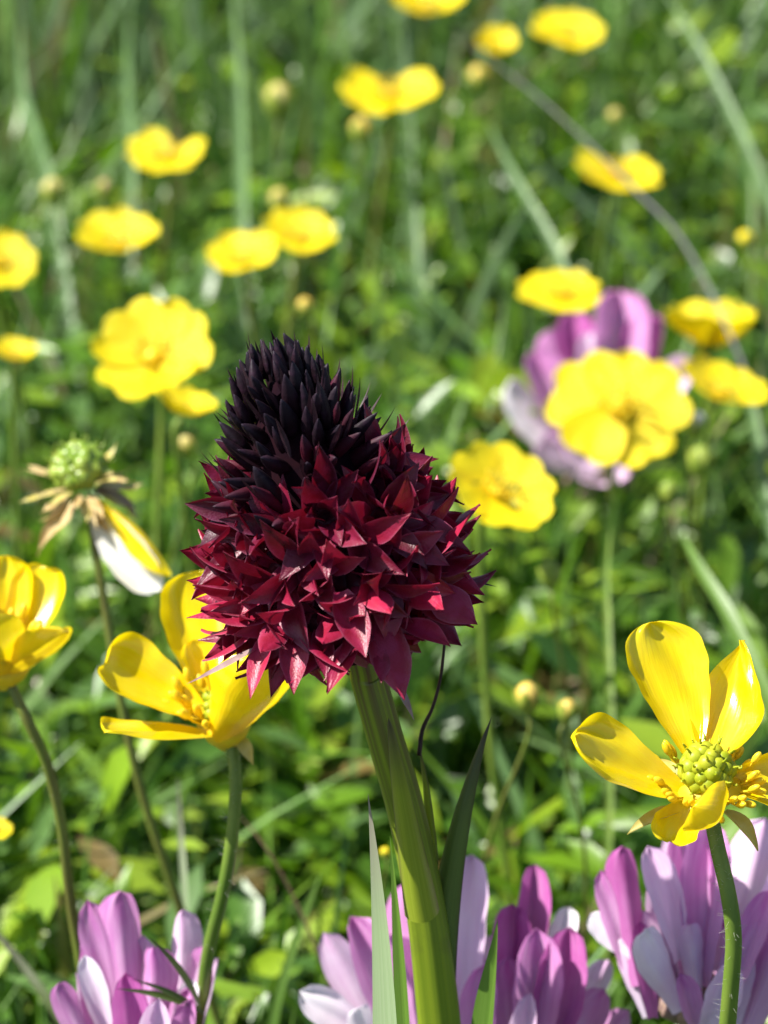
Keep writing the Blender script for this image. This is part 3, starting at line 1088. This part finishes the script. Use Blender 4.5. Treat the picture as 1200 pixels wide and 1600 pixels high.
def clover(label, core, r, stem_pts, petals, d, up=.0):
    f_, o_ = head_thing('clover', stem_pts, label, 'flower', CG)
    for i, (kind, bx, by, tx, ty, wd, dd) in enumerate(petals):
        mat, name = {'s': ('clover', 'standard_petal'), 'd': ('clover_deep', 'standard_petal'), 'p': ('clover_pale', 'standard_petal'),
                     'w': ('clover_white', 'wing_petal')}[kind]
        lean = (tx - bx) / 260
        N_ = C3(-lean * .8 + random.uniform(-.25, .25), .15, 1)
        fold_ = .5 if kind != 'w' else .08
        sgn = -1 if random.random() < .55 else 1
        petal_part(f_, o_, P(bx, by, d + dd * .4), P(tx, ty, d + dd), N_, wd * K * d * (.78 if d < .3 else 1.15), mat, name, prof='oblong', lump=.02, nu=12, nv=20, fold=fold_ * sgn, cup=.45 * sgn,
                   bend=-.35 * sgn, ruffle=.03, seed=50 + i)
        if i % 3 != 2 and kind in 'sd' and d < .3:
            jx, jy = random.choice((-1, 1)) * wd * random.uniform(.35, .6), random.uniform(10, 70)
            petal_part(f_, o_, P(bx + jx * .3, by, d + dd * .4 + .0012), P(tx + jx, ty + jy, d + dd + .0015), N_, wd * K * d * .55, 'clover_pale' if i % 2 else 'clover', 'standard_petal',
                       prof='oblong', lump=.02, nu=10, nv=16, fold=-.45 * sgn, cup=.3 * sgn, bend=-.25, ruffle=.04, seed=150 + i)
    # florets round the far side
    for k in range(9):
        a = R(20 + 140 * k / 8)
        dr = (RT * math.cos(a) + Vector((0, 1, 0)) * math.sin(a))
        B_ = core + dr * r * .25
        T_ = core + dr * r * random.uniform(.35, .55) + Vector((0, 0, r * random.uniform(.5, .85)))
        petal_part(f_, o_, B_, T_, -dr, r * .3, 'clover' if k % 2 else 'clover_pale', 'standard_petal', prof='oblong', nu=6, nv=10, fold=.5, bend=.3, seed=80 + k)
    for k in range(16):
        a = k * GOLD
        e = R(random.uniform(-25, 45))
        dr = Vector((math.cos(a) * math.cos(e), math.sin(a) * math.cos(e), math.sin(e)))
        gg_ = Geo()
        tube(gg_, [core, core + dr * r * .16, core + dr * r * .30], [r * .06, r * .075, r * .055], 7, 2)
        link('calyx', gg_.mesh('calyx', 'calyx', o_), f_)
    stem_part(f_, o_, stem_pts, r * .06, r * .07, 'stem_green')
    return f_


d = .236
core = P(722, 1660, d + .003)
clover('large lilac clover head directly behind the orchid stem at the bottom', core, 260 * K * d, rooted([core, core + Vector((0, .002, -.02))]), [
    ('s', 690, 1640, 640, 1375, 125, .004), ('p', 722, 1640, 738, 1335, 140, .001), ('d', 800, 1620, 836, 1350, 84, .004),
    ('d', 790, 1640, 800, 1412, 100, .002), ('s', 815, 1690, 838, 1450, 120, -.003), ('d', 850, 1690, 892, 1448, 120, -.002),
    ('s', 850, 1700, 945, 1545, 95, -.001), ('s', 640, 1680, 548, 1432, 120, -.001), ('w', 600, 1650, 468, 1548, 85, -.002),
    ('w', 590, 1600, 556, 1470, 60, .001), ('w', 610, 1690, 560, 1575, 70, -.005), ('w', 850, 1530, 890, 1418, 60, .003),
    ('p', 880, 1620, 952, 1500, 70, .003), ('p', 810, 1720, 830, 1550, 66, -.006), ('s', 740, 1700, 762, 1505, 90, -.004)], d)
d = .228
core = P(1090, 1590, d + .003)
clover('lilac clover head with white wings below the sharp right buttercup', core, 250 * K * d, rooted([core, core + Vector((.002, .002, -.02))]), [
    ('d', 1000, 1540, 972, 1322, 84, .001), ('p', 1062, 1500, 1012, 1322, 86, -.001), ('s', 1080, 1540, 1072, 1290, 110, .002),
    ('s', 1096, 1540, 1118, 1285, 120, .000), ('w', 1000, 1500, 922, 1428, 62, .002), ('w', 1065, 1580, 1010, 1452, 84, -.004),
    ('p', 1090, 1570, 1080, 1445, 60, -.003), ('p', 1130, 1520, 1196, 1278, 130, .003), ('s', 1120, 1600, 1205, 1390, 74, -.002),
    ('s', 1150, 1640, 1225, 1440, 110, -.003), ('p', 1100, 1610, 1145, 1500, 84, -.006), ('s', 1085, 1610, 1062, 1520, 60, -.004),
    ('p', 1150, 1600, 1260, 1340, 120, .003), ('d', 1020, 1590, 1000, 1440, 60, .0)], d)
d = .229
core = P(225, 1690, d + .003)
clover('lilac clover head at the bottom left below the narrow leaflets', core, 260 * K * d, rooted([core, core + Vector((0, .002, -.02))]), [
    ('s', 210, 1650, 188, 1392, 112, .0), ('p', 262, 1640, 286, 1420, 80, .002), ('s', 170, 1690, 92, 1536, 72, -.002),
    ('w', 175, 1640, 132, 1492, 56, -.001), ('s', 225, 1660, 240, 1480, 92, -.002), ('d', 205, 1680, 196, 1520, 90, -.004),
    ('p', 245, 1700, 248, 1560, 80, -.005), ('w', 275, 1620, 300, 1530, 50, .0), ('s', 265, 1690, 300, 1560, 60, -.003)], d)
d = .352
core = P(935, 735, d + .004)
clover('blurred lilac clover head behind the broad scalloped yellow flower', core, 190 * K * d, rooted([core, core + Vector((0, .002, -.02))]), [
    ('s', 945, 680, 968, 455, 92, .003), ('d', 915, 680, 895, 488, 66, .003), ('d', 985, 680, 1022, 490, 66, .003),
    ('s', 900, 680, 865, 512, 58, .0), ('s', 895, 700, 832, 548, 66, -.001), ('w', 900, 730, 798, 592, 58, -.002), ('w', 930, 660, 918, 520, 46, .0),
    ('p', 985, 700, 1080, 562, 60, .0), ('p', 925, 735, 850, 680, 60, -.003), ('p', 930, 745, 900, 745, 50, -.006), ('p', 950, 740, 985, 742, 56, -.006)], d)


# ------------------------------------------------------------------ yellow flowers further back
PET = []
for k in range(6):
    gg = Geo()
    gg.add(*sheet(1, 1.02 * random.uniform(.92, 1.08), 'round', 9, 9, bend=random.uniform(.0, .3), cup=random.uniform(.02, .2), ruffle=.03, notch=.13, lump=.010, seed=60 + k))
    PET.append(gg.mesh('petal', 'butter_soft'))


def cinquefoil(x, y, d_, wpx, nrm, opening, label, spin=0., npet=5, missing=(), lean=(0, 0)):
    rr = wpx * K * d_ / 2
    c_ = P(x, y, d_)
    ax_ = C3(*nrm)
    neck = c_ - ax_ * rr * .28
    s1 = neck - ax_ * rr * .7 + Vector((0, 0, -rr * .3))
    s2 = s1 + Vector((lean[0], lean[1], -.022))
    pts = rooted([neck, s1, s2])
    f_, o_ = head_thing('cinquefoil', pts, label, 'flower', YG)
    yy_ = (UP - ax_ * UP.dot(ax_)).normalized()
    xx_ = yy_.cross(ax_)
    q_ = Matrix(((xx_.x, yy_.x, ax_.x), (xx_.y, yy_.y, ax_.y), (xx_.z, yy_.z, ax_.z))).to_4x4()
    op = R(opening)
    scale = rr / max(.75, math.sin(op)) * 1.0
    for k in range(npet):
        if k in missing:
            continue
        a = spin + 2 * math.pi * k / npet + random.uniform(-.08, .08)
        rad_ = Vector((math.cos(a), math.sin(a), 0))
        oo = op + random.uniform(-.06, .06)
        Y = rad_ * math.sin(oo) + Vector((0, 0, math.cos(oo)))
        Z = -rad_ * math.cos(oo) + Vector((0, 0, math.sin(oo)))
        zoff = Vector((0, 0, rr * (.01 * (k % 2) - .12)))
        mt = Matrix.Translation(c_ - o_) @ q_ @ frame(zoff + rad_ * rr * .04, zoff + rad_ * rr * .04 + Y, Z) @ Matrix.Scale(scale * random.uniform(.95, 1.04), 4)
        link('petal', random.choice(PET), f_, mt)
    gg_ = Geo()
    blob(gg_, c_, rr * .16, ax_, .7, 10, 6)
    link('pistil', gg_.mesh('pistil', 'stamen', o_), f_)
    gg_ = Geo()
    for k in range(18):
        a = k * GOLD
        rj = rr * (.14 + .12 * (k % 3) / 2)
        b_ = c_ + (q_ @ Vector((math.cos(a) * rj, math.sin(a) * rj, 0)))
        e_ = b_ + (q_ @ Vector((math.cos(a) * rr * .06, math.sin(a) * rr * .06, rr * .2)))
        tube(gg_, [b_ - ax_ * rr * .08, b_, e_], [rr * .014, rr * .014, rr * .012], 4, 1)
        blob(gg_, e_, rr * .035, ax_, 1.4, 5, 4)
    link('stamens', gg_.mesh('stamens', 'stamen', o_), f_)
    for k in range(5):
        a = spin + .63 + 2 * math.pi * k / 5
        rad_ = q_ @ Vector((math.cos(a), math.sin(a), 0))
        B_ = neck + ax_ * rr * .1
        petal_part(f_, o_, B_, B_ + (rad_ * math.sin(op) + ax_ * (math.cos(op) + .05)) * rr * .55, ax_, rr * .3, 'sepal_green', 'sepal', prof='sliver', nu=4, nv=6, cup=.3)
    stem_part(f_, o_, pts, rr * .035 + .0003, .0005, random.choice(['stem_green', 'stem_green', 'stem_brown']), 7)
    return f_


FL = [
    (967, 632, .332, 222, (.03, .45, .90), 88, 'broad scalloped yellow flower in front of the blurred lilac clover', .25, 5, ()),
    (778, 766, .285, 178, (.28, .62, .72), 72, 'yellow flower peeking out behind the right side of the dark orchid', .9, 5, ()),
    (238, 556, .312, 186, (-.10, .50, .85), 70, 'large ruffled yellow flower at mid left, above a smaller one', .3, 5, ()),
    (286, 642, .305, 92, (.25, .85, .35), 55, 'small yellow flower tucked under the large ruffled one at mid left', .1, 5, ()),
    (876, 457, .362, 134, (.05, .78, .55), 78, 'oval yellow flower just above the blurred lilac clover', .5, 5, ()),
    (1110, 535, .365, 140, (.0, .95, .25), 48, 'yellow flower cupped upward with pale rim, right of the lilac clover', .2, 5, ()),
    (1128, 612, .345, 136, (.25, .78, .5), 66, 'yellow flower with one side lobe, under the cupped one at right', .8, 5, ()),
    (962, 270, .395, 142, (.15, .75, .55), 74, 'yellow flower crossed by a grey dry stalk at upper right', 1.5, 5, (0,)),
    (607, 146, .42, 152, (.0, .72, .65), 74, 'wide three lobed yellow flower at the top centre over a pale blade', 1.57, 5, (0,)),
    (666, 10, .46, 122, (.0, .75, .55), 62, 'yellow flower cut by the top edge of the picture', .0, 5, ()),
    (884, 52, .45, 112, (.05, .70, .62), 72, 'yellow flower near the top right beside a small round one', .4, 5, ()),
    (777, 76, .452, 64, (.0, .65, .7), 50, 'small round yellow flower near the top between two larger ones', .2, 5, ()),
    (260, 242, .398, 128, (-.05, .72, .62), 72, 'heart shaped yellow flower at upper left with one loose petal', 1.2, 5, (0,)),
    (184, 380, .372, 128, (.0, .75, .55), 62, 'yellow flower at left with drooping split petals', .6, 5, ()),
    (380, 405, .362, 114, (-.10, .72, .58), 66, 'lower left one of the two neighbouring yellow flowers above the orchid', .2, 5, ()),
    (466, 369, .37, 116, (.10, .70, .62), 68, 'upper right one of the two neighbouring yellow flowers above the orchid', .5, 5, ()),
    (-4, 408, .352, 118, (.20, .55, .78), 78, 'yellow flower cut by the left edge level with the split petalled one', .5, 5, ()),
    (22, 556, .335, 72, (.10, .85, .45), 60, 'smaller yellow flower at the left edge level with the ruffled one', .9, 5, ()),
    (-8, 1296, .262, 52, (.3, .7, .5), 70, 'sliver of a yellow flower at the lower left edge', .4, 5, ()),
]
for x, y, d_, w, nrm, op, lab, spin, n_, miss in FL:
    cinquefoil(x, y, d_, w, nrm, op, lab, spin, n_, miss, (random.uniform(-.004, .004), random.uniform(-.003, .006)))


# ------------------------------------------------------------------ buds
def flower_bud(x, y, d_, rpx, tip, label):
    rr = rpx * K * d_
    c_ = P(x, y, d_)
    ax_ = C3(random.uniform(-.25, .25), .95, random.uniform(.0, .4))
    pts = rooted([c_ - ax_ * rr * .8, c_ - ax_ * rr * 2.5, c_ - ax_ * rr * 4 + Vector((random.uniform(-.004, .004), .004, -.012))])
    f_, o_ = head_thing('flower_bud', pts, label, 'bud', 'closed flower buds')
    gg_ = Geo()
    blob(gg_, c_ + ax_ * rr * .15, rr * .72, ax_, 1.2, 10, 8, .06)
    link('bud_petals', gg_.mesh('bud_petals', tip, o_), f_)
    q_ = ax_.to_track_quat('Z', 'Y')
    for k in range(5):
        a = 2 * math.pi * k / 5
        rad_ = q_ @ Vector((math.cos(a), math.sin(a), 0))
        B_ = c_ - ax_ * rr * .9 + rad_ * rr * .25
        T_ = c_ + ax_ * rr * .75 + rad_ * rr * .80
        petal_part(f_, o_, B_, T_, -rad_, rr * 1.15, 'sepal_green', 'sepal', prof='sliver', nu=5, nv=8, cup=.5, bend=.9)
    stem_part(f_, o_, pts, rr * .11, .0003, 'stem_brown', 6)


for b in [
    (566, 206, .42, 24, 'peach', 'yellow green bud with peach tip below the three lobed yellow flower'),
    (750, 126, .45, 24, 'peach', 'orange yellow bud below the small round flower at the top'),
    (436, 160, .43, 30, 'sepal', 'pale yellow green half open bud at upper centre left'),
    (437, 316, .39, 22, 'sepal', 'yellow green bud above the pair of neighbouring yellow flowers'),
    (478, 482, .34, 18, 'peach', 'small orange bud close above the dark tip of the orchid'),
    (824, 1092, .262, 28, 'peach', 'green bud with orange tip right of the orchid stem'),
    (886, 1112, .268, 20, 'peach', 'small peach coloured bud beside the green and orange one'),
    (860, 900, .29, 24, 'sepal_green', 'round yellow green bud right of the dark orchid head'),
    (1165, 378, .385, 18, 'butter_soft', 'small yellow bud at the right edge'),
    (1088, 664, .335, 20, 'white', 'small white bud beside the broad scalloped yellow flower'),
    (1094, 722, .325, 26, 'sepal_green', 'pale green bud below the small white one'),
    (1046, 770, .315, 20, 'sepal_green', 'narrow green bud right under the broad scalloped flower'),
    (162, 298, .39, 18, 'wither', 'brownish pink bud at the upper left'),
    (84, 302, .395, 24, 'sepal', 'dull yellow green bud near the left edge at upper left'),
    (292, 700, .31, 20, 'sepal', 'faint yellow green bud left of the dark orchid'),
    (602, 1334, .262, 11, 'butter_soft', 'tiny yellow bud beside the pale leaf at the orchid stem'),
    (962, 186, .43, 17, 'sepal', 'pale bud at the upper right above the crossed yellow flower'),
]:
    flower_bud(*b)


# ------------------------------------------------------------------ single blades that stand out
def blade(pix, w, mat, label, nrm=(0, .2, 1), cat='grass blade', fold=.3):
    """a long leaf through photo points (x, y, depth), from its tip down to the soil"""
    pts = rooted([P(*p_) for p_ in pix], .003)
    o_ = Vector((pts[-1].x, pts[-1].y, 0))
    pp, _ = smooth_path(pts[::-1], [0] * len(pts), 7)
    N_ = C3(*nrm)
    m = len(pp)
    V, F, UV = [], [], []
    for i, p_ in enumerate(pp):
        t = i / (m - 1)
        dd = (pp[min(i + 1, m - 1)] - pp[max(i - 1, 0)]).normalized()
        sd = dd.cross(N_).normalized()
        nn = sd.cross(dd)
        ww = w / 2 * (.6 + .4 * min(1, t * 3)) * max(.03, 1 - t ** 5) ** .8
        for u in (-1, -.5, 0, .5, 1):
            V.append(p_ + sd * u * ww + nn * abs(u) * fold * ww - o_)
            UV.append(((u + 1) / 2, t))
    for i in range(m - 1):
        for k in range(4):
            F.append((i * 5 + k, i * 5 + k + 1, i * 5 + k + 6, i * 5 + k + 5))
    gg_ = Geo()
    gg_.add(V, F, UV)
    ob = link('grass_blade', gg_.mesh('grass_blade', mat))
    ob.location = o_
    return tag(ob, label, cat, 'grass blades standing out of the meadow')


wpx = lambda n_, d_: n_ * K * d_ * .52
blade([(640, 165, .43), (646, 300, .425), (650, 430, .42)], wpx(36, .42), 'grass_blue', 'pale upright blade below the three lobed yellow flower at top centre')
blade([(362, -60, .47), (374, 150, .45), (378, 340, .43)], wpx(38, .45), 'grass_blue', 'tall upright blue green blade left of the top centre')
blade([(1040, -10, .44), (1105, 100, .43), (1190, 290, .42)], wpx(38, .43), 'grass_blue', 'broad blade slanting down to the right at the top right corner')
blade([(762, 190, .42), (800, 270, .41), (872, 400, .40)], wpx(32, .41), 'grass_blue', 'slanting pale blade between the crossed flower and the top centre')
blade([(715, 55, .40), (850, 160, .38), (985, 290, .37), (1080, 400, .36)], wpx(11, .37), 'grass_grey', 'long grey dry stalk crossing a yellow flower at upper right', cat='dry stalk', fold=.8)
blade([(1062, 830, .30), (1095, 890, .295), (1145, 975, .29)], wpx(54, .295), 'leaf_fresh', 'broad bright leaf slanting right above the sharp right buttercup')
blade([(502, 1362, .268), (472, 1440, .268), (430, 1580, .268)], wpx(30, .27), 'leaf_fresh', 'green blade leaning right between the left clover and the orchid', fold=.2)
blade([(-30, 1430, .262), (30, 1500, .26), (80, 1570, .258)], wpx(36, .26), 'leaf_dark', 'dark green blade slanting at the lower left corner')
blade([(372, 1270, .262), (415, 1325, .262), (452, 1390, .263), (505, 1510, .265)], wpx(11, .265), 'grass_dry', 'thin reddish dry stalk curving between buttercup stem and orchid', cat='dry stalk', fold=.8)
blade([(278, 1215, .27), (282, 1300, .27), (288, 1400, .268)], wpx(24, .27), 'leaf_pale', 'pale upright blade between the two buttercup stems at lower left')
blade([(1040, 330, .40), (1090, 420, .39), (1150, 540, .37)], wpx(28, .39), 'grass_blue', 'blade slanting right beside the grey dry stalk')
blade([(30, 20, .47), (36, 140, .45), (70, 260, .43)], wpx(36, .45), 'grass_blue', 'upright pale blade in the top left corner')
blade([(205, -20, .48), (198, 120, .46), (205, 240, .44)], wpx(30, .46), 'grass_blue', 'upright blade right of the dark gap at the top left')
blade([(1180, 60, .45), (1165, 160, .44), (1172, 280, .43)], wpx(26, .43), 'grass_fresh', 'upright green blade at the top right edge')
blade([(955, 820, .31), (948, 900, .305), (950, 1000, .30)], wpx(22, .31), 'stem_green', 'short upright green blade under the broad scalloped flower')
